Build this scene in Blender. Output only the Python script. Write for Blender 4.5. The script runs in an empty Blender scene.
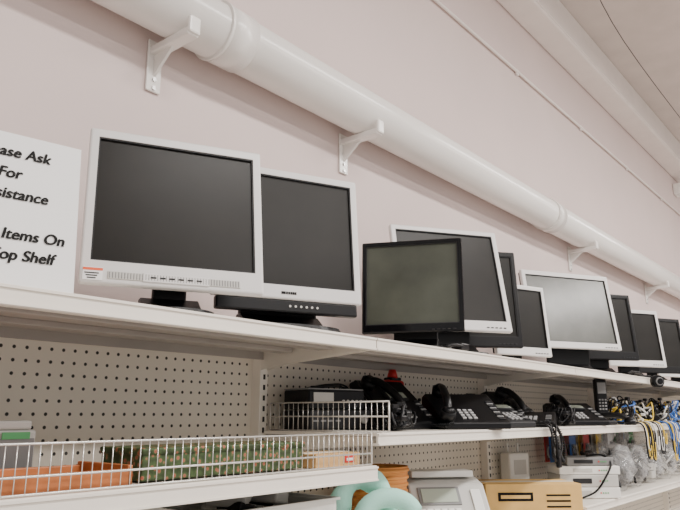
import bpy, bmesh, math, random
from mathutils import Matrix, Vector, noise
H=1.55
random.seed(7)
def mat(name,col,rough=.5,metal=0,var=0.0,vscale=8,spec=.5,bump=0,bscale=200,emit=0,alpha=1,trans=0,coat=0):
    m=bpy.data.materials.new(name); m.use_nodes=True
    nt=m.node_tree; b=nt.nodes['Principled BSDF']
    c=(*col,1)
    b.inputs['Base Color'].default_value=c; b.inputs['Roughness'].default_value=rough
    b.inputs['Metallic'].default_value=metal; b.inputs['Specular IOR Level'].default_value=spec
    b.inputs['Coat Weight'].default_value=coat
    if trans: b.inputs['Transmission Weight'].default_value=trans
    if alpha<1: b.inputs['Alpha'].default_value=alpha
    if emit:
        b.inputs['Emission Color'].default_value=c; b.inputs['Emission Strength'].default_value=emit
    tc=None
    if var or bump:
        tc=nt.nodes.new('ShaderNodeTexCoord')
    if var:
        n=nt.nodes.new('ShaderNodeTexNoise'); n.inputs['Scale'].default_value=vscale; n.inputs['Detail'].default_value=6
        nt.links.new(tc.outputs['Object'],n.inputs['Vector'])
        r=nt.nodes.new('ShaderNodeMapRange'); r.inputs['From Min'].default_value=.3;r.inputs['From Max'].default_value=.7
        r.inputs['To Min'].default_value=1-var; r.inputs['To Max'].default_value=1+var
        nt.links.new(n.outputs['Fac'],r.inputs['Value'])
        h=nt.nodes.new('ShaderNodeHueSaturation'); h.inputs['Color'].default_value=c
        nt.links.new(r.outputs['Result'],h.inputs['Value']); nt.links.new(h.outputs['Color'],b.inputs['Base Color'])
    if bump:
        n=nt.nodes.new('ShaderNodeTexNoise'); n.inputs['Scale'].default_value=bscale
        nt.links.new(tc.outputs['Object'],n.inputs['Vector'])
        bp=nt.nodes.new('ShaderNodeBump'); bp.inputs['Strength'].default_value=bump; bp.inputs['Distance'].default_value=.002
        nt.links.new(n.outputs['Fac'],bp.inputs['Height']); nt.links.new(bp.outputs['Normal'],b.inputs['Normal'])
    return m
WALL=mat('wall_paint',(.665,.55,.525),.7,var=.03,vscale=2,bump=.15,bscale=60)
CEIL=mat('ceiling_paint',(.62,.55,.51),.8,var=.06,vscale=5,bump=.3,bscale=40)
BEAM=mat('beam_paint',(.80,.74,.70),.5,var=.03)
FLOOR=mat('floor_tile',(.5,.46,.43),.4,var=.1,vscale=3)
PIPE=mat('pipe_paint',(.86,.83,.79),.22,var=.02,vscale=4)
SHELF=mat('shelf_enamel',(.84,.79,.71),.35,var=.03,vscale=5)
SHELFD=mat('shelf_underside_shade',(.36,.33,.30),.45,var=.05)  # darker copy of the enamel: underside shade put into the colour
SLOT=mat('slot_dark',(.03,.03,.03),.8)
SILVER=mat('silver_plastic',(.70,.69,.68),.35,var=.02)
BLACK=mat('black_plastic',(.005,.005,.006),.35,spec=.25)
BLACKG=mat('black_gloss',(.004,.004,.005),.15,spec=.3)
DGREY=mat('dark_grey_plastic',(.022,.022,.024),.45,spec=.3)
GREY=mat('grey_plastic',(.22,.22,.22),.5)
LGREY=mat('light_grey_plastic',(.56,.55,.52),.45)
WHITE=mat('white_plastic',(.85,.84,.8),.4)
CREAM=mat('cream_plastic',(.72,.66,.55),.5)
RED=mat('red_plastic',(.65,.02,.02),.35)
ORANGE=mat('orange_weave',(.75,.30,.07),.6,var=.1,bump=.5,bscale=80)
MINT=mat('mint_fabric',(.42,.78,.66),.8,var=.05,bump=.4)
CARD=mat('cardboard',(.60,.37,.16),.8,var=.07,vscale=20)
CARDY=mat('cardboard_yellow',(.76,.48,.16),.7,var=.06,vscale=20)
WOOD=mat('orange_wood',(.44,.14,.04),.5,var=.25,vscale=25)
CHROME=mat('wire_white_metal',(.72,.70,.66),.25,metal=.5)
STEEL=mat('steel',(.6,.6,.6),.3,metal=.9)
PAPER=mat('label_paper',(.88,.88,.88),.7)
INK=mat('ink_black',(.005,.005,.005),.6,spec=.2)
ORL=mat('label_orange',(.8,.12,.04),.6)
GREEN=mat('label_green',(.1,.4,.15),.6)
BLUE=mat('blue_plastic',(.04,.15,.5),.4)
YEL=mat('yellow_plastic',(.8,.55,.06),.4)
LCD=mat('lcd_glass',(.45,.5,.42),.2)
KEY=mat('key_white',(.4,.4,.4),.5)
BAG=mat('clear_bag',(.9,.9,.9),.12,alpha=.2,bump=1,bscale=25)
def screen(name,col,rough=.3,spec=.5): return mat(name,col,rough,var=.25,vscale=6,spec=spec)
SCR=screen('screen_dark',(.013,.012,.0105),.33,.2)
SCR3=screen('screen_grey_reflection',(.075,.082,.066),.25,.3)  # grey reflection of the room painted into the base colour
SCR7=screen('screen_light_reflection',(.11,.115,.105),.2,.7)  # paler base colour stands in for the ceiling light's reflection

def flo():
    m=mat('floral_pattern',(.1,.18,.1),.6,spec=.3); nt=m.node_tree; b=nt.nodes['Principled BSDF']
    tc=nt.nodes.new('ShaderNodeTexCoord'); v=nt.nodes.new('ShaderNodeTexVoronoi'); v.inputs['Scale'].default_value=85
    r=nt.nodes.new('ShaderNodeValToRGB'); e=r.color_ramp.elements
    e[0].position=.0; e[0].color=(.40,.06,.04,1); e[1].position=.8; e[1].color=(.035,.05,.02,1)
    x=e.new(.26); x.color=(.30,.14,.08,1); x=e.new(.38); x.color=(.06,.10,.035,1)
    nt.links.new(tc.outputs['Object'],v.inputs['Vector']); nt.links.new(v.outputs['Distance'],r.inputs['Fac'])
    nt.links.new(r.outputs['Color'],b.inputs['Base Color']); return m
FLORAL=flo()
def peg():
    m=mat('pegboard',(.74,.69,.6),.5); nt=m.node_tree; b=nt.nodes['Principled BSDF']; L=nt.links.new; N=nt.nodes.new
    tc=N('ShaderNodeTexCoord'); s=N('ShaderNodeVectorMath'); s.operation='SCALE'; s.inputs['Scale'].default_value=1/.0275
    L(tc.outputs['Object'],s.inputs[0])
    f=N('ShaderNodeVectorMath'); f.operation='FRACTION'; L(s.outputs[0],f.inputs[0])
    d=N('ShaderNodeVectorMath'); d.operation='SUBTRACT'; d.inputs[1].default_value=(.5,.5,.5); L(f.outputs[0],d.inputs[0])
    mu=N('ShaderNodeVectorMath'); mu.operation='MULTIPLY'; mu.inputs[1].default_value=(1,0,1); L(d.outputs[0],mu.inputs[0])
    l=N('ShaderNodeVectorMath'); l.operation='LENGTH'; L(mu.outputs[0],l.inputs[0])
    r=N('ShaderNodeMapRange'); r.inputs['From Min'].default_value=.12; r.inputs['From Max'].default_value=.16; L(l.outputs['Value'],r.inputs['Value'])
    mx=N('ShaderNodeMix'); mx.data_type='RGBA'; mx.inputs[6].default_value=(.015,.012,.01,1); mx.inputs[7].default_value=(.78,.72,.62,1)
    L(r.outputs['Result'],mx.inputs[0]); L(mx.outputs[2],b.inputs['Base Color']); return m
PEG=peg()

class B:
    def __init__(s): s.bm=bmesh.new(); s.mats=[]; s.M=Matrix.Identity(4)
    def mi(s,m):
        if m not in s.mats: s.mats.append(m)
        return s.mats.index(m)
    def merge(s,t,m,smooth=False,X=None):
        i=s.mi(m)
        for f in t.faces: f.material_index=i; f.smooth=smooth
        t.transform(s.M@(X or Matrix.Identity(4)))
        me=bpy.data.meshes.new('t'); t.to_mesh(me); t.free(); s.bm.from_mesh(me); bpy.data.meshes.remove(me)
    def box(s,c,d,m,bev=0,X=None,seg=2):
        t=bmesh.new(); bmesh.ops.create_cube(t,size=1)
        bmesh.ops.scale(t,vec=d,verts=t.verts)
        if bev: bmesh.ops.bevel(t,geom=t.edges[:],offset=bev,segments=seg,profile=.5,affect='EDGES')
        bmesh.ops.translate(t,vec=c,verts=t.verts); s.merge(t,m,False,X)
    def cyl(s,a,b,r,m,r2=None,seg=20,X=None):
        a=Vector(a);b=Vector(b); t=bmesh.new(); L=(b-a).length
        bmesh.ops.create_cone(t,cap_ends=True,segments=seg,radius1=r,radius2=r if r2 is None else r2,depth=L)
        q=Vector((0,0,1)).rotation_difference(b-a).to_matrix().to_4x4()
        t.transform(Matrix.Translation((a+b)/2)@q)
        i=s.mi(m)
        for f in t.faces: f.smooth=len(f.verts)==4
        for f in t.faces: f.material_index=i
        t.transform(s.M@(X or Matrix.Identity(4)))
        me=bpy.data.meshes.new('t'); t.to_mesh(me); t.free(); s.bm.from_mesh(me); bpy.data.meshes.remove(me)
    def sph(s,c,r,m,sc=(1,1,1),X=None,nz=0,sub=3):
        t=bmesh.new(); bmesh.ops.create_icosphere(t,subdivisions=sub,radius=1)
        for v in t.verts:
            k=1+nz*noise.noise(v.co*2.3+Vector(c)*7)+nz*.5*noise.noise(v.co*6+Vector(c)*3)
            v.co=Vector((v.co.x*sc[0]*r*k+c[0],v.co.y*sc[1]*r*k+c[1],v.co.z*sc[2]*r*k+c[2]))
        s.merge(t,m,True,X)
    def tube(s,pts,r,m,seg=6,X=None,closed=False):
        pts=[Vector(p) for p in pts]; t=bmesh.new(); n=len(pts); rings=[]; up=None
        for i,p in enumerate(pts):
            d=(pts[min(i+1,n-1)]-pts[max(i-1,0)])
            if closed: d=pts[(i+1)%n]-pts[i-1]
            if d.length<1e-9: d=Vector((0,0,1))
            d.normalize()
            if up is None:
                up=Vector((0,0,1)) if abs(d.z)<.9 else Vector((1,0,0))
            up=(up-d*up.dot(d))
            if up.length<1e-5: up=d.orthogonal()
            up.normalize(); sd=d.cross(up)
            rr=r[i] if isinstance(r,(list,tuple)) else r
            rings.append([t.verts.new(p+rr*(math.cos(2*math.pi*k/seg)*up+math.sin(2*math.pi*k/seg)*sd)) for k in range(seg)])
        for i in range(n if closed else n-1):
            a=rings[i];b=rings[(i+1)%n]
            for k in range(seg): t.faces.new((a[k],a[(k+1)%seg],b[(k+1)%seg],b[k]))
        if not closed: t.faces.new(rings[0]); t.faces.new(rings[-1])
        bmesh.ops.recalc_face_normals(t,faces=t.faces)
        s.merge(t,m,True,X)
    def prism(s,prof,x0,x1,m,axis='x',bev=0,X=None):
        t=bmesh.new()
        def P(a,b,c):
            return (c,a,b) if axis=='x' else ((a,c,b) if axis=='y' else (a,b,c))
        A=[t.verts.new(P(a,b,x0)) for a,b in prof]; C=[t.verts.new(P(a,b,x1)) for a,b in prof]
        t.faces.new(A); t.faces.new(C[::-1]); n=len(prof)
        for i in range(n): t.faces.new((A[i],C[i],C[(i+1)%n],A[(i+1)%n]))
        bmesh.ops.recalc_face_normals(t,faces=t.faces)
        if bev: bmesh.ops.bevel(t,geom=t.edges[:],offset=bev,segments=2,profile=.5,affect='EDGES')
        s.merge(t,m,False,X)
    def frame(s,o,i,y0,y1,m,bev=.004,X=None):
        t=bmesh.new()
        def ring(r,y): return [t.verts.new(p) for p in ((r[0],y,r[2]),(r[1],y,r[2]),(r[1],y,r[3]),(r[0],y,r[3]))]
        a=ring(o,y0);b=ring(i,y0);c=ring(o,y1);d=ring(i,y1)
        for k in range(4):
            j=(k+1)%4
            for q in ((a[k],a[j],b[j],b[k]),(c[k],d[k],d[j],c[j]),(a[k],c[k],c[j],a[j]),(b[k],b[j],d[j],d[k])): t.faces.new(q)
        bmesh.ops.recalc_face_normals(t,faces=t.faces)
        if bev:
            eo=[e for e in t.edges if all(v in a+c for v in e.verts)]
            bmesh.ops.bevel(t,geom=eo,offset=bev,segments=3,profile=.5,affect='EDGES')
        s.merge(t,m,False,X)
    def done(s,name,loc=(0,0,0),yaw=0,parent=None):
        me=bpy.data.meshes.new(name); s.bm.to_mesh(me); s.bm.free()
        for m in s.mats: me.materials.append(m)
        o=bpy.data.objects.new(name,me); bpy.context.scene.collection.objects.link(o)
        o.location=loc; o.rotation_euler=(0,0,math.radians(yaw))
        if parent: o.parent=parent
        return o
def empty(name):
    e=bpy.data.objects.new(name,None); bpy.context.scene.collection.objects.link(e); return e
def smooth(pts,k=6):
    pts=[Vector(p) for p in pts]; out=[]; n=len(pts)
    for i in range(n-1):
        p0,p1,p2,p3=pts[max(i-1,0)],pts[i],pts[i+1],pts[min(i+2,n-1)]
        for j in range(k):
            t=j/k
            out.append(.5*((2*p1)+(p2-p0)*t+(2*p0-5*p1+4*p2-p3)*t*t+(3*p1-p0-3*p2+p3)*t**3))
    out.append(pts[-1]); return out
def helix(a,b,r,turns):
    a=Vector(a);b=Vector(b);d=(b-a).normalized();u=d.orthogonal().normalized();w=d.cross(u);n=max(2,int(turns*10))
    return [a+(b-a)*(i/n)+r*(math.cos(i*.628)*u+math.sin(i*.628)*w) for i in range(n+1)]

# ---------- room ----------
YW=1.47; X0,X1=-3,14
CZ=2.5
b=B(); b.box(((X0+X1)/2,YW+.05,(H+CZ)/2),(X1-X0,.1,H+CZ),WALL); b.done('wall_back')
b=B(); b.box(((X0+X1)/2,-2,-.05),(X1-X0,7.3,.1),FLOOR); b.done('floor')
b=B(); b.box(((X0+X1)/2,-2,H+CZ+.05),(X1-X0,7.3,.1),CEIL); b.done('ceiling')
b=B(); b.box((X1+.05,-2,(H+CZ)/2),(.1,7.3,H+CZ),WALL); b.done('wall_right')
b=B(); b.box(((X0+X1)/2,YW-.085,H+2.39),(X1-X0,.17,.22),BEAM,.012)
b.box(((X0+X1)/2,YW-.165,H+2.30),(X1-X0,.025,.025),BEAM,.003); b.done('trim_1')
b=B(); b.box(((X0+X1)/2,YW-.008,.06),(X1-X0,.016,.12),BEAM,.004); b.done('baseboard_back')
PY,PZ,PR=1.376,H+1.068,.083
XA,XB=X0+.05,X1-.05
pr=empty('overhead_pipe')
b=B(); b.cyl((XA,PY,PZ),(XB,PY,PZ),PR-.002,PIPE,seg=48)
for x in (1.17,3.5,6.6):
    b.cyl((x-.05,PY,PZ),(x+.05,PY,PZ),PR+.003,PIPE,seg=48); b.cyl((x-.055,PY,PZ),(x-.045,PY,PZ),PR+.006,PIPE,seg=48)
b.done('pipe_run',parent=pr)
for i,x in enumerate((.99,1.814,4.01,5.6)):
    b=B()
    zb=PZ-PR; yw=YW-.001
    b.box((0,yw-.004,zb-.055),(.045,.008,.15),PIPE,.002)
    b.box((0,yw-.085,zb-.012),(.036,.17,.022),PIPE,.004)
    b.prism([(yw-.008,zb-.02),(yw-.09,zb-.02),(yw-.008,zb-.085)],-.004,.004,PIPE)
    b.box((0,yw-.17,zb+.006),(.036,.016,.05),PIPE,.006)
    for z in (-.12,-.095): b.cyl((0,yw-.012,zb+z),(0,yw-.004,zb+z),.006,STEEL,seg=8)
    b.done('bracket_%d'%i,(x,0,0),parent=pr)
b=B(); b.cyl((XA,YW-.014,H+1.92),(XB,YW-.014,H+1.92),.008,BEAM,seg=12)
for x in range(-2,12): b.box((x+.4,YW-.009,H+1.92),(.03,.012,.035),BEAM,.003)
b.done('electrical_conduit')
b=B(); b.tube(smooth([(2.6,.9,H+2.49),(3.2,1.0,H+2.44),(4.3,1.1,H+2.40),(7,1.15,H+2.48)]),.0025,DGREY); b.done('ceiling_wire')
b=B(); b.box((0,0,0),(.15,.07,.11),WHITE,.012)
for s_ in (-.045,.045): b.cyl((s_,-.03,.02),(s_,-.08,-.02),.028,WHITE)
b.done('emergency_light',(7.0,YW-.036,H+2.15))
for i,(x,y) in enumerate(((1.2,-.9),(4.2,-.9),(7.2,-.9),(1.2,-3.2),(4.2,-3.2),(7.2,-3.2))):
    b=B(); b.box((0,0,.02),(2.4,.3,.06),WHITE,.01)
    em=bpy.data.materials.get('tube_glow') or mat('tube_glow',(1,.97,.93),.5,emit=3)
    for dy in (-.08,.08): b.cyl((-1.15,dy,-.03),(1.15,dy,-.03),.018,em,seg=12)
    b.done('fluorescent_ceiling_light',(x,y,H+CZ-.05))
    l=bpy.data.lights.new('fluorescent_lamp','AREA'); l.shape='RECTANGLE'; l.size=2.3; l.size_y=.3; l.energy=108; l.color=(1,.955,.915)
    o=bpy.data.objects.new('fluorescent_lamp',l); o.location=(x,y,H+CZ-.11); bpy.context.scene.collection.objects.link(o)
w=bpy.data.worlds.new('w'); bpy.context.scene.world=w; w.use_nodes=True
w.node_tree.nodes['Background'].inputs[0].default_value=(1,.96,.93,1); w.node_tree.nodes['Background'].inputs[1].default_value=.75

# ---------- shelving ----------
root=empty('gondola_shelving')
YP=1.425; YF=1.0; DEP=YP-YF; BAY=1.33; S0=1.37
seams=[S0+BAY*k for k in range(-2,6)]
ZT=.19; ZM=-.040; ZBK=-.115; ZL=-.335
b=B(); b.box(((seams[0]+seams[-1])/2,YP+.006,(H+.16)/2+.05),(seams[-1]-seams[0],.01,H+.14),PEG); b.done('pegboard',parent=root)
b=B()
for x in seams:
    b.box((x,YP-.012,(H+ZT)/2),(.03,.04,H+ZT-.004),SHELF,.003)
    for k in range(57): b.box((x,YP-.033,.12+k*.029),(.006,.003,.014),SLOT)
b.done('uprights',parent=root)
def shelf(x0,x1,zt,name,lip=.03,depth=DEP):
    b=B(); z=H+zt; g=.002; y0=YP-depth
    b.box(((x0+x1)/2,(y0+YP)/2,z-.004),(x1-x0-2*g,depth-.04,.008),SHELF)
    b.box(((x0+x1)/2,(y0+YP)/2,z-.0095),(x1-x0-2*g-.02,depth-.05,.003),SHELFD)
    b.prism([(y0+.02,z),(y0+.004,z),(y0,z-.004),(y0,z-lip+.003),(y0+.003,z-lip),(y0+.02,z-lip),(y0+.02,z-lip+.006),(y0+.006,z-lip+.006),(y0+.006,z-.008),(y0+.02,z-.008)],x0+g,x1-g,SHELF)
    b.box(((x0+x1)/2,y0-.001,z-.004),(x1-x0-2*g,.004,.004),SHELF)
    b.box(((x0+x1)/2,y0-.001,z-lip+.003),(x1-x0-2*g,.004,.004),SHELF)
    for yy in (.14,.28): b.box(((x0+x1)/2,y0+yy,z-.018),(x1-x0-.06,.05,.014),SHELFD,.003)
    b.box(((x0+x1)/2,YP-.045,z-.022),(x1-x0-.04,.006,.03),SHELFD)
    for sx in (x0+.012,x1-.012):
        b.prism([(YP-.03,z-.01),(y0+.03,z-.01),(y0+.03,z-.03),(YP-.12,z-.05),(YP-.03,z-.065)],sx-.002,sx+.002,SHELF)
    b.done(name,parent=root)
for k in range(len(seams)-1): shelf(seams[k],seams[k+1],ZT,'top_shelf_%d'%k,lip=.032)
for k in range(2): shelf(seams[k],seams[k+1],ZBK,'middle_shelf_%d'%k,lip=.035)
for k in range(2,7): shelf(seams[k],seams[k+1],ZM,'middle_shelf_%d'%k)
for k in range(7): shelf(seams[k],seams[k+1],ZL-(.03 if k<3 else 0),'lower_shelf_%d'%k)
for k in range(7): shelf(seams[k],seams[k+1],-.95,'bottom_shelf_%d'%k)

def fence(p,q,h,name,n=None,rails=(0,.5,1)):
    p=Vector(p);q=Vector(q);L=(q-p).length;n=n or int(L/.0175); b=B()
    up=Vector((0,0,h))
    for r in rails: b.tube([p+up*r,q+up*r],.002,CHROME)
    for i in range(n+1):
        c=p+(q-p)*(i/n); b.tube([c,c+up],.00095,CHROME,seg=5)
    for c in (p,q): b.tube([c,c+up],.0026,CHROME)
    b.done(name)
fence((seams[1]+.02,YF+.012,H+ZBK+.003),(S0-.01,YF+.012,H+ZBK+.003),.072,'wire_shelf_fence',rails=(0,.35,1))
fence((S0+.02,YF-.02,H+ZM+.003),(S0+.02,YP-.04,H+ZM+.003),.072,'wire_shelf_divider',rails=(0,.5,1))

# ---------- monitors ----------
def monitor(X,Y,yaw,zb,w,h,bz=(.016,.016,.016,.03),m=SILVER,scr=SCR,stand=BLACK,tilt=0,chin=0,basew=.2,buttons=5,grille=False,logo=False,sticker=False,back=None,bez_d=.02,inner=None,neck=.07):
    b=B(); T=Matrix.Translation((0,0,zb-ZT))@Matrix.Rotation(-math.radians(tilt),4,'X'); back=back or stand
    l,r,t,bo=bz; o=(-w/2,w/2,0,h); i=(-w/2+l,w/2-r,bo,h-t)
    b.frame(o,i,0,bez_d,m,.005,X=T)
    b.frame((i[0]-.001,i[1]+.001,i[2]-.001,i[3]+.001),(i[0]+.003,i[1]-.003,i[2]+.003,i[3]-.003),.002,.01,inner or DGREY,0,X=T)
    b.box(((i[0]+i[1])/2,.0085,(i[2]+i[3])/2),(i[1]-i[0],.003,i[3]-i[2]),scr,X=T)
    b.box((0,bez_d+.006,h/2),(w-.012,.02,h-.012),back,.006,X=T)
    pr=[(bez_d+.01,.03),(bez_d+.04,.07),(bez_d+.04,h-.09),(bez_d+.01,h-.03)]
    b.prism(pr,-w/2+.05,w/2-.05,back,bev=.004,X=T)
    for k in range(5): b.box((0,bez_d+.041,h*.5+k*.012),(w*.45,.002,.004),SLOT,X=T)
    if chin:
        b.box((0,.014,-chin/2),(w*.94,.02,chin),stand,.004,X=T)
        for k in range(6): b.cyl((.0+k*.014,.002,-chin/2),(.0+k*.014,.006,-chin/2),.0028,LGREY,seg=10,X=T)
    if grille:
        b.box((0,-.0005,bo*.38),(w*.72,.003,bo*.34),LGREY,.001,X=T)
        for k in range(46): b.box((-w*.35+k*w*.0155,-.0025,bo*.38),(.0015,.001,bo*.26),GREY,X=T)
        b.box((0,-.001,bo*.38),(w*.36,.004,bo*.4),m,.001,X=T)
        for k in range(6): b.box((-.045+k*.018,-.0035,bo*.38),(.011,.002,.003),DGREY,.0005,X=T)
    elif buttons:
        for k in range(buttons): b.box((w/2-.03-k*.016,-.0008,bo*.35),(.009,.003,.003),DGREY,X=T)
    if logo: 
        for k,ww in enumerate((.006,.004,.004,.004,.004,.005,.004)): b.box((-.02+k*.0055,-.0004,bo*.45),(ww,.0015,.006),INK,X=T)
    if sticker:
        b.box((-w/2+.024,-.0008,.018),(.036,.0015,.026),PAPER,X=T); b.box((-w/2+.024,-.0018,.027),(.036,.001,.005),ORL,X=T)
        for q in range(3): b.box((-w/2+.022,-.0018,.019-q*.005),(.026-q*.005,.001,.002),INK,X=T)
    yb=.08; hb=zb-ZT
    b.box((0,yb,hb/2+.04),(neck,.022,hb+.1),stand,.006)
    b.box((0,yb-.012,hb+.09),(.1,.045,.08),stand,.006)
    t2=bmesh.new(); bmesh.ops.create_cone(t2,cap_ends=True,segments=36,radius1=1,radius2=.93,depth=1)
    for v in t2.verts: v.co=Vector((v.co.x*basew/2,v.co.y*.08+yb-.01,(v.co.z+.5)*.018))
    b.merge(t2,stand,False)
    b.prism([(yb-.055,.016),(yb-.012,min(hb*.8,.045)),(yb+.012,min(hb*.8,.045)),(yb+.03,.016)],-basew*.3,basew*.3,stand,bev=.003)
    return b.done('computer_monitor',(X,Y,H+ZT+.001),yaw)
monitor(.823,1.09,-27.0,.245,.364,.340,(.018,.018,.02,.046),grille=True,sticker=True,basew=.2,tilt=9.5)
monitor(1.145,1.083,-24.2,.264,.38,.329,(.018,.018,.018,.034),chin=.03,buttons=0,logo=True,basew=.34,tilt=5,neck=.2)
monitor(1.756,1.146,-64.7,.248,.318,.297,(.012,.012,.012,.026),BLACKG,scr=SCR3,basew=.24,tilt=3,neck=.14)
monitor(1.995,1.118,-33.6,.277,.410,.383,(.018,.018,.018,.036),tilt=13,basew=.3,neck=.16)
monitor(2.26,1.20,-38.8,.246,.385,.376,(.016,.016,.018,.04),BLACK,tilt=5,basew=.24)
monitor(2.635,1.173,-20,.238,.31,.300,(.018,.018,.018,.035),basew=.2,tilt=5,neck=.1)
monitor(3.123,1.13,-29.1,.300,.508,.370,(.02,.02,.022,.03),scr=SCR7,basew=.36,tilt=9,neck=.24)
monitor(3.45,1.125,-33.4,.270,.42,.341,(.016,.016,.018,.04),BLACK,tilt=6,basew=.3,neck=.16)
monitor(3.94,1.105,-30,.262,.40,.322,(.02,.02,.02,.035),tilt=6,basew=.26,neck=.14)
monitor(4.45,1.12,-30,.25,.44,.345,(.016,.016,.018,.04),BLACK,tilt=6,basew=.26)
monitor(5.0,1.12,-30,.25,.44,.34,(.02,.02,.02,.04),tilt=5)
monitor(5.55,1.12,-30,.25,.44,.34,(.016,.016,.018,.04),BLACK,tilt=5)

# ---------- sign ----------
sw,sh=.27,.264
sg=empty('notice_sign'); sg.location=(.574-sw/2*math.cos(math.radians(11)),1.03+sw/2*math.sin(math.radians(11)),H+ZT+.001); sg.rotation_euler=(0,0,math.radians(-11))
TS=-math.radians(6)
b=B(); X=Matrix.Rotation(TS,4,'X')
b.box((0,.003,sh/2),(sw,.006,sh),PAPER,0,X=X)
b.prism([(.030,.2),(.09,0),(.084,0),(.028,.17)],-.03,.03,PAPER); b.done('board',parent=sg)
for k,(tx,zz,xx) in enumerate((('Please Ask',.036,.028),('For',.073,.022),('Assistance',.109,.030),('For Items On',.177,.044),('Top Shelf',.211,.050))):
  for q,(ox,oz) in enumerate(((0,0),(.0012,0),(.0006,.0006),(-.0004,-.0004),(.0016,-.0003))):
    c=bpy.data.curves.new('text_%d_%d'%(k,q),'FONT'); c.body=tx; c.size=.0255; c.align_x='CENTER'; c.shear=.2; c.extrude=.0002; c.materials.append(INK)
    o=bpy.data.objects.new('text_%d_%d'%(k,q),c); bpy.context.scene.collection.objects.link(o); o.parent=sg
    v=Matrix.Rotation(TS,3,'X')@Vector((xx+ox,-.0012-.00004*q,sh-zz-.006+oz)); o.location=v; o.rotation_euler=(math.radians(90)+TS,0,0)

# ---------- phones ----------
def handset(b,X,m=BLACK,L=.17):
    h=L/2
    b.tube(smooth([(0,-h,.0),(0,-h*.6,.024),(0,0,.03),(0,h*.6,.024),(0,h,0)]),[.0125]*25,m,seg=10,X=X)
    for yy in (-h*.92,h*.92):
        b.cyl((0,yy,-.012),(0,yy,.012),.024,m,seg=18,X=X); b.cyl((0,yy,.01),(0,yy,.022),.023,m,r2=.012,seg=18,X=X)
def phone(X,Y,yaw,z,w=.19,m=BLACK,key=KEY,lift=.11,lcd=True,cord=True,hs=True,side=7,roll=0,dep=.2):
    b=B(); D=dep/2; b.prism([(-D,0),(-D,.02),(D-.03,lift),(D,lift-.01),(D,0)],-w/2,w/2,m,bev=.004)
    a=math.atan2(lift-.02,dep-.03); T=Matrix.Translation((0,-D,.02))@Matrix.Rotation(a,4,'X')
    x0=-w/2+.065
    for r in range(4):
        for c in range(3): b.box((x0+.010+c*.018,.025+r*.016,.002),(.012,.009,.005),key,.001,X=T)
    for r in range(side): b.box((w/2-.022,.02+r*.014,.002),(.022,.007,.004),GREY if r%2 else DGREY,.001,X=T)
    if lcd:
        b.box((x0+.04,.125,.004),(.085,.04,.01),DGREY,.003,X=T); b.box((x0+.04,.125,.0095),(.072,.026,.002),LCD,X=T)
    hx=-w/2+.027
    if hs: handset(b,T@Matrix.Translation((hx,.09,.022))@Matrix.Rotation(math.radians(roll),4,'Z'),m)
    if cord:
        pts=smooth([(hx,-D,.02),(hx-.03,-D-.01,.012),(hx-.05,-.04,.012),(hx-.045,.05,.012),(hx-.02,.09,.012)],8)
        out=[];n=len(pts)
        for i in range(n-1): out+=helix(pts[i],pts[i+1],.005,1)[:-1]
        b.tube(out,.0018,m,seg=5)
    return b.done('desk_telephone',(X,Y,H+z+.001),yaw)
phone(1.80,1.25,-12,ZM,w=.2,lift=.15,roll=12)
phone(1.98,1.10,-38,ZM,w=.22,lift=.11,lcd=False,side=9,roll=-10)
phone(2.25,1.10,-24,ZM,w=.16,lift=.065,m=DGREY,hs=False,cord=False,dep=.15)
phone(2.52,1.12,-70,ZM,w=.18,lift=.055,lcd=False,roll=18)
phone(2.69,1.27,-10,ZM,w=.17,lift=.14,m=DGREY,roll=-12)
phone(2.98,1.12,-40,ZM,w=.2,lift=.095,roll=-6,side=8)
for k,(x,y,ya) in enumerate(((2.09,1.30,20),(2.42,1.32,70),(3.13,1.02,10))):
    b=B(); handset(b,Matrix.Identity(4)); b.done('telephone_handset',(x,y,H+ZM+.014),ya)
b=B(); b.box((0,0,.01),(.09,.11,.02),DGREY,.006); b.box((0,0,.115),(.055,.035,.19),BLACK,.01); b.box((0,-.0185,.165),(.04,.002,.05),GREY)
for r in range(4):
    for c in range(3): b.box((-.014+c*.014,-.019,.07+r*.014),(.009,.003,.007),GREY,.001)
b.cyl((.018,.005,.19),(.018,.005,.215),.005,BLACK,seg=8); b.done('cordless_telephone',(3.26,1.10,H+ZM+.001),-45)
b=B(); b.box((0,0,.08),(.08,.05,.16),RED,.014); b.box((0,0,.162),(.05,.04,.012),BLACK,.004)
b.cyl((0,0,.165),(0,0,.195),.02,RED,r2=.012); b.cyl((0,-.026,.1),(0,-.03,.1),.025,BLACK); b.done('red_lantern',(1.96,1.365,H+ZM+.001),-10)
b=B(); b.box((0,0,.028),(.22,.13,.054),BLACK,.004); b.box((0,-.066,.029),(.215,.004,.048),DGREY,.001)
b.box((-.01,0,.084),(.2,.12,.054),BLACK,.004); b.box((-.01,-.0615,.084),(.196,.004,.048),BLACK,.001); b.box((-.06,-.064,.09),(.07,.002,.026),LGREY); b.box((-.01,0,.113),(.2,.12,.004),GREY,.001)
for k in range(5): b.cyl((.01+k*.016,-.063,.08),(.01+k*.016,-.068,.08),.004,LGREY,seg=10)
b.cyl((.08,-.067,.03),(.08,-.077,.03),.012,LGREY)
for k in range(4): b.box((-.09+k*.026,-.0685,.026),(.018,.002,.005),GREY)
b.tube(smooth([(-.08,-.03,.118),(0,-.05,.122),(.06,.0,.12),(.12,-.02,.10),(.125,-.05,.04),(.11,-.09,.006)]),.004,BLACK)
b.tube(smooth([(-.05,.03,.118),(.03,.03,.13),(.09,.02,.125),(.13,.0,.06),(.13,-.03,.006)]),.003,BLACK)
b.done('stereo_receiver',(1.545,1.31,H+ZM+.001),-12)
b=B(); b.box((0,0,.055),(.14,.06,.11),CREAM,.008); b.box((0,-.031,.055),(.11,.002,.05),GREY)
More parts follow.
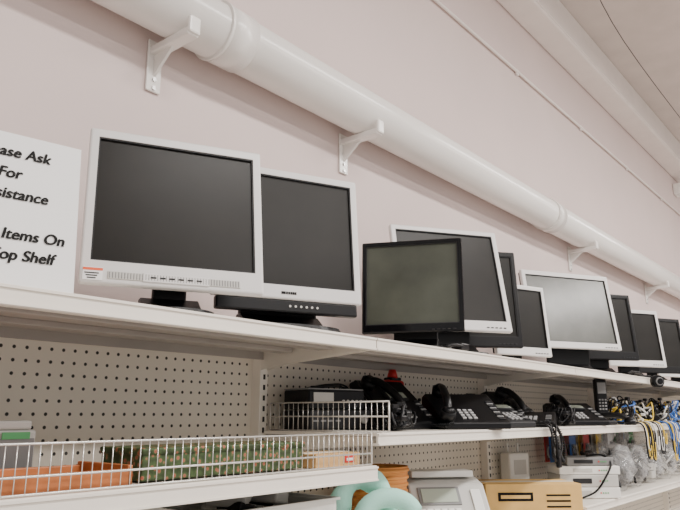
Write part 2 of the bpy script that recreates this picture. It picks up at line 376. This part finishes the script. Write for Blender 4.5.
for k in range(3): b.cyl((-.03+k*.03,-.03,.095),(-.03+k*.03,-.036,.095),.006,BLACK,seg=10)
b.done('clock_radio',(2.13,1.38,H+ZM+.001),0)

# basket shelf contents
b=B()
b.box((0,0,.026),(.42,.13,.048),FLORAL,.003); b.box((0,0,.0525),(.426,.136,.012),FLORAL,.003); b.done('floral_storage_box',(.955,1.12,H+ZBK+.001),0)
b=B()
b.box((0,0,.006),(.34,.15,.01),WOOD,.001)
for dy in (-.075,.075): b.box((0,dy,.014),(.34,.01,.028),WOOD,.002)
for dx in (-.17,.17): b.box((dx,0,.017),(.01,.16,.034),WOOD,.002)
b.done('wooden_tray',(.535,1.11,H+ZBK+.001),0)
b=B(); b.box((0,0,.045),(.2,.14,.09),LGREY,.006); b.box((0,-.071,.04),(.19,.003,.07),GREY,.001); b.box((0,-.01,.098),(.18,.12,.016),LGREY,.004); b.box((.06,-.0735,.08),(.05,.002,.012),GREEN); b.box((-.03,-.0735,.03),(.1,.002,.01),DGREY)
b.done('cable_converter_box',(.545,1.31,H+ZBK+.001),0)
b=B(); b.box((0,0,.015),(.16,.1,.03),CARD,.001); b.box((0,0,.0305),(.16,.03,.001),CREAM); b.box((.04,-.0508,.017),(.035,.0015,.018),RED); b.box((.04,-.052,.015),(.025,.0015,.006),PAPER)
b.done('small_cardboard_box',(1.27,1.09,H+ZBK+.001),0)

# lower shelf contents
ZQ=ZL-.03
b=B(); w_,d_,h_=.38,.24,.17
b.box((0,0,.004),(w_-.02,d_-.02,.008),WHITE)
for sx in (-1,1): b.box((sx*w_/2,0,h_/2),(.005,d_,h_),WHITE,.001)
for sy in (-1,1): b.box((0,sy*d_/2,h_/2),(w_,.005,h_),WHITE,.001)
b.frame((-w_/2-.008,w_/2+.008,-d_/2-.008,d_/2+.008),(-w_/2,w_/2,-d_/2,d_/2),0,.006,WHITE,0,X=Matrix.Translation((0,0,h_))@Matrix.Rotation(math.radians(90),4,'X'))
for k in range(18):
    x=random.uniform(-.12,.12);y=random.uniform(-.05,.05)
    X=Matrix.Translation((x,y,.04+k*.0095))@Matrix.Rotation(random.random()*3,4,'Z')@Matrix.Rotation(random.uniform(-.5,.5),4,'X')
    b.box((0,0,0),(.1,.05,.03),random.choice([BLACK,DGREY,WHITE,LGREY,CREAM,WHITE]),.006,X=X)
b.done('plastic_bin_of_adapters',(1.13,1.21,H+ZQ+.001))
b=B()
pts=[(.065*math.cos(t),-.0,.125+.08*math.sin(t)) for t in [math.radians(a) for a in range(-50,231,14)]]
b.tube(pts,[.026+.006*math.sin(i*.9) for i in range(len(pts))],MINT,seg=14)
pts2=[(.07*math.cos(t)+.05,-.06,.11+.055*math.sin(t)) for t in [math.radians(a) for a in range(20,300,14)]]
b.tube(pts2,.024,MINT,seg=12)
b.box((0,-.02,.035),(.17,.13,.07),MINT,.02)
b.sph(pts[0],.028,MINT);b.sph(pts[-1],.028,MINT)
b.done('mint_travel_pillow',(1.47,1.12,H+ZQ+.001),-40)
b=B()
t=bmesh.new(); bmesh.ops.create_cone(t,cap_ends=False,segments=40,radius1=.07,radius2=.09,depth=.22)
bmesh.ops.translate(t,vec=(0,0,.11),verts=t.verts); b.merge(t,ORANGE,True)
for k in range(11): b.tube([((.0705+.0018*k)*math.cos(a),(.0705+.0018*k)*math.sin(a),.01+k*.02) for a in [i*math.pi/12 for i in range(24)]],.006,ORANGE,closed=True)
b.cyl((0,0,0),(0,0,.008),.07,ORANGE); b.sph((0,0,.18),.072,DGREY,sc=(1,1,.4),nz=.3); b.done('orange_woven_basket',(1.71,1.25,H+ZQ+.001))
b=B(); b.prism([(-.12,0),(-.12,.05),(-.03,.16),(.1,.19),(.1,0)],-.12,.12,LGREY,bev=.006)
T=Matrix.Translation((0,-.12,.05))@Matrix.Rotation(math.atan2(.11,.09),4,'X')
b.box((-.03,.1,.002),(.13,.06,.004),GREY,.001,X=T); b.box((-.03,.1,.005),(.11,.045,.002),LCD,X=T)
for r in range(3):
    for c in range(6): b.box((-.09+c*.022,.02+r*.016,.002),(.016,.011,.004),WHITE,.001,X=T)
b.box((.085,.07,.003),(.03,.1,.006),WHITE,.001,X=T)
b.box((0,.04,.187),(.2,.08,.02),WHITE,.004); b.done('label_printer',(1.93,1.16,H+ZQ+.001),-42)
b=B(); b.box((0,0,.06),(.36,.2,.12),CARDY,.002)
b.box((0,0,.1205),(.36,.05,.001),CREAM); b.box((-.07,-.1008,.075),(.13,.0015,.03),INK)
for k in range(3): b.box((.09,-.1008,.04+k*.02),(.09,.0015,.006),INK)
b.box((-.07,-.1016,.075),(.11,.001,.012),CARDY)
b.done('printed_cardboard_box',(2.57,1.18,H+ZQ+.001),-48)
b=B(); b.box((0,0,.09),(.12,.06,.18),WHITE,.01); b.box((0,-.0305,.12),(.07,.002,.06),LGREY)
for s_ in (-.03,.03): b.cyl((s_,.01,.18),(s_,.01,.22),.005,WHITE,seg=8)
for k in range(4): b.cyl((-.03+k*.02,-.03,.06),(-.03+k*.02,-.033,.06),.003,GREEN,seg=8)
b.done('wireless_router',(2.87,1.36,H+ZL+.001),-20)
b=B(); 
for k,(mm,hh,ww) in enumerate(((WHITE,.045,.27),(LGREY,.05,.25),(WHITE,.035,.26),(GREY,.035,.2))):
    z0=sum([.045,.05,.035,.035][:k]); b.box((.005*k,0,z0+hh/2),(ww,.15,hh-.001),mm,.004); b.box((.005*k-.03,-.076,z0+hh/2),(.08,.002,hh*.4),DGREY if k%2 else LGREY)
    for q in range(4): b.cyl((.05+q*.01,-.075,z0+hh/2),(.05+q*.01,-.078,z0+hh/2),.003,GREEN if q else RED,seg=8)
b.tube(smooth([(.02,-.02,.168),(.08,-.04,.172),(.1,-.08,.14),(.06,-.10,.08),(.02,-.095,.03),(-.04,-.1,.006)]),.004,BLACK)
b.done('stack_of_network_switches',(3.02,1.13,H+ZL+.001),-48)

def tangle(X,Y,Z,sx,sy,sz,n,mats,name,r=.004):
    b=B()
    for i in range(n):
        m=random.choice(mats); p=[]
        c=Vector((random.uniform(-sx,sx)*.6,random.uniform(-sy,sy)*.5,0)); R=random.uniform(.3,.8)
        ph=random.random()*6
        for k in range(14):
            a=ph+k*random.uniform(.5,1.0)
            p.append((max(-sx,min(sx,c.x+sx*R*math.cos(a))),max(-sy,min(sy,c.y+sy*R*math.sin(a*1.1))),r*1.6+random.random()**1.6*sz*(1-.3*R)))
        b.tube(smooth(p,5),r*random.uniform(.7,1.2),m,seg=6)
        e=p[-1]; b.box((e[0],e[1],e[2]+.006),(.03,.018,.014),m,.003)
    return b.done(name,(X,Y,Z+.001))
cm=[BLACK,BLACK,BLACK,BLACK,DGREY,BLUE,WHITE,CREAM,YEL]
for k,x in enumerate((3.48,3.82,4.16,4.5,4.84,5.2)):
    tangle(x,1.12,H+ZM,.15,.11,.14,20,cm,'cable_tangle')
    b=B(); b.box((0,0,.03),(.1,.07,.06),[BLACK,WHITE,DGREY][k%3],.008); b.box((0,-.036,.035),(.07,.002,.03),GREY); b.cyl((.03,-.036,.015),(.03,-.04,.015),.006,LGREY); b.done('power_adapter',(x+.17,1.32,H+ZM+.001),-10*k)
tangle(2.27,1.28,H+ZM,.1,.08,.13,12,[BLACK,BLACK,DGREY],'cable_tangle',r=.0035)
tangle(2.76,1.09,H+ZM,.08,.07,.09,10,[BLACK,DGREY],'cable_tangle',r=.0035)
tangle(2.12,1.14,H+ZM,.06,.08,.11,10,[BLACK,DGREY],'cable_tangle',r=.0035)
tangle(1.64,1.12,H+ZM,.08,.08,.07,9,[BLACK,DGREY],'cable_tangle',r=.0035)
b=B()
p=smooth([(-.03,.06,.012),(-.01,-.01,.012),(0,-.03,-.03),(.015,-.035,-.09),(.04,-.035,-.115),(.06,-.035,-.08),(.045,-.03,-.02),(.05,.0,.014),(.07,.05,.014)],7)
out=[]
for i in range(len(p)-1): out+=helix(p[i],p[i+1],.0055,1.3)[:-1]
b.tube(out,.0022,BLACK,seg=5)
b.tube(smooth([(-.05,.05,.01),(-.04,-.02,.01),(-.03,-.035,-.05),(.0,-.035,-.09),(-.02,-.035,-.11),(-.045,-.035,-.06),(-.02,-.02,.01),(.0,.06,.01)]),.0035,BLACK)
b.tube(smooth([(.02,.05,.01),(.02,-.02,.01),(-.02,-.04,-.03),(-.01,-.04,-.1),(.03,-.04,-.06),(.03,-.02,.01),(.04,.06,.01)]),.0035,BLACK)
b.box((.0,-.036,-.105),(.022,.014,.06),BLACK,.004)
b.done('hanging_telephone_cord',(2.38,YF,H+ZM+.001))
for (x,sd) in ((3.42,5),(3.62,1),(3.85,2),(4.08,3),(4.3,4)):
    b=B(); random.seed(sd)
    for q in range(7):
        ox=random.uniform(-.12,.12); m=random.choice([BLACK,DGREY,BLACK,BLACK,BLUE,WHITE,YEL]); l=random.uniform(.06,.16)
        b.tube(smooth([(ox,.06,.008),(ox,-.01,.008),(ox+.01,-.03,-.03),(ox+.02,-.03,-l),(ox+.05,-.03,-l-.02),(ox+.06,-.03,-l*.6)]),.0035,m)
    b.done('hanging_cables',(x,YF,H+ZM+.001))
b=B(); b.tube(smooth([(-.1,.05,.006),(-.03,-.0,.006),(0,-.025,-.002),(.0,-.03,-.02)]),.004,BLACK)
b.cyl((0,-.03,-.02),(-.02,-.055,-.022),.03,BLACK,seg=24); b.cyl((-.02,-.055,-.022),(-.024,-.06,-.0225),.020,GREY,seg=24); b.cyl((-.024,-.06,-.0225),(-.027,-.064,-.023),.015,BLACKG,seg=20)
b.done('webcam',(3.70,YF,H+ZT+.001))
b=B(); 
for i in range(4):
    o=i*.03
    b.tube(smooth([(o,.08,.005),(o-.05,.03,.005),(o-.02,.012,.02),(o+.03,.012,.012),(o+.06,.06,.006)]),.004,BLACK)
b.done('power_cord',(3.5,YF,H+ZT+.001))
b=B(); b.tube(smooth([(0,.06,.005),(-.05,.03,.005),(-.02,.012,.014),(.03,.012,.012),(.06,.05,.006)]),.005,BLACK); b.box((.03,.02,.012),(.05,.03,.02),BLACK,.004)
b.done('power_cord',(1.80,YF,H+ZT+.001))
def bag(X,Y,s,mats,seed):
    random.seed(seed); b=B()
    for i in range(10):
        p=[(random.uniform(-.09,.09)*s,random.uniform(-.07,.07)*s,random.uniform(.02,.15)*s) for k in range(8)]
        b.tube(smooth(p,5),.006,random.choice(mats),seg=6)
    for i in range(6): b.box((random.uniform(-.05,.05)*s,random.uniform(-.05,.05)*s,random.uniform(.03,.12)*s),(.07,.04,.035),random.choice(mats),.005)
    b.sph((0,0,.093*s),.1*s,BAG,sc=(1.15,.95,.9),nz=.35,sub=4)
    b.cyl((0,0,.17*s),(0.02,0,.22*s),.012,BAG,r2=.04*s,seg=14)
    return b.done('plastic_bag_of_cables',(X,Y,H+ZL+.003))
bag(3.33,1.12,1.15,[BLACK,BLACK,BLACK,DGREY],11); bag(3.60,1.13,1.1,[BLACK,DGREY,WHITE],12); bag(3.88,1.13,1.05,[BLACK,LGREY,BLACK],13); bag(4.16,1.13,1.1,[BLACK,BLACK,LGREY],14); bag(4.45,1.14,1.1,cm,15); bag(4.75,1.14,1.1,cm,16)
# blister packs hanging from peg hooks
random.seed(3)
for k in range(7):
    x=3.28+k*.19; b=B()
    b.cyl((0,.045,.01),(0,-.07,.01),.0025,STEEL,seg=8); b.cyl((0,-.07,.01),(0,-.075,.02),.0025,STEEL,seg=8)
    for q in range(3):
        y=-.05+q*.025; cc=[PAPER,BLUE,RED,YEL,PAPER,DGREY,GREEN][(k+q)%7]
        b.box((0,y,-.055),(.085,.0015,.12),cc,.0005); b.box((0,y-.008,-.07),(.06,.014,.07),BAG,.004)
        b.tube([(.02*math.cos(a),y-.007,-.07+.025*math.sin(a)) for a in [i*.52 for i in range(12)]],.004,[BLACK,DGREY,WHITE][q],closed=True)
    b.done('hanging_cable_pack',(x,YP-.047,H-.10))

cd=bpy.data.cameras.new('camera'); cd.sensor_width=36; cd.lens=36; cd.clip_start=.02
co=bpy.data.objects.new('camera',cd); co.location=(0,0,H); co.rotation_euler=(math.radians(90+13.32),0,math.radians(39.2-90))
bpy.context.scene.collection.objects.link(co); bpy.context.scene.camera=co
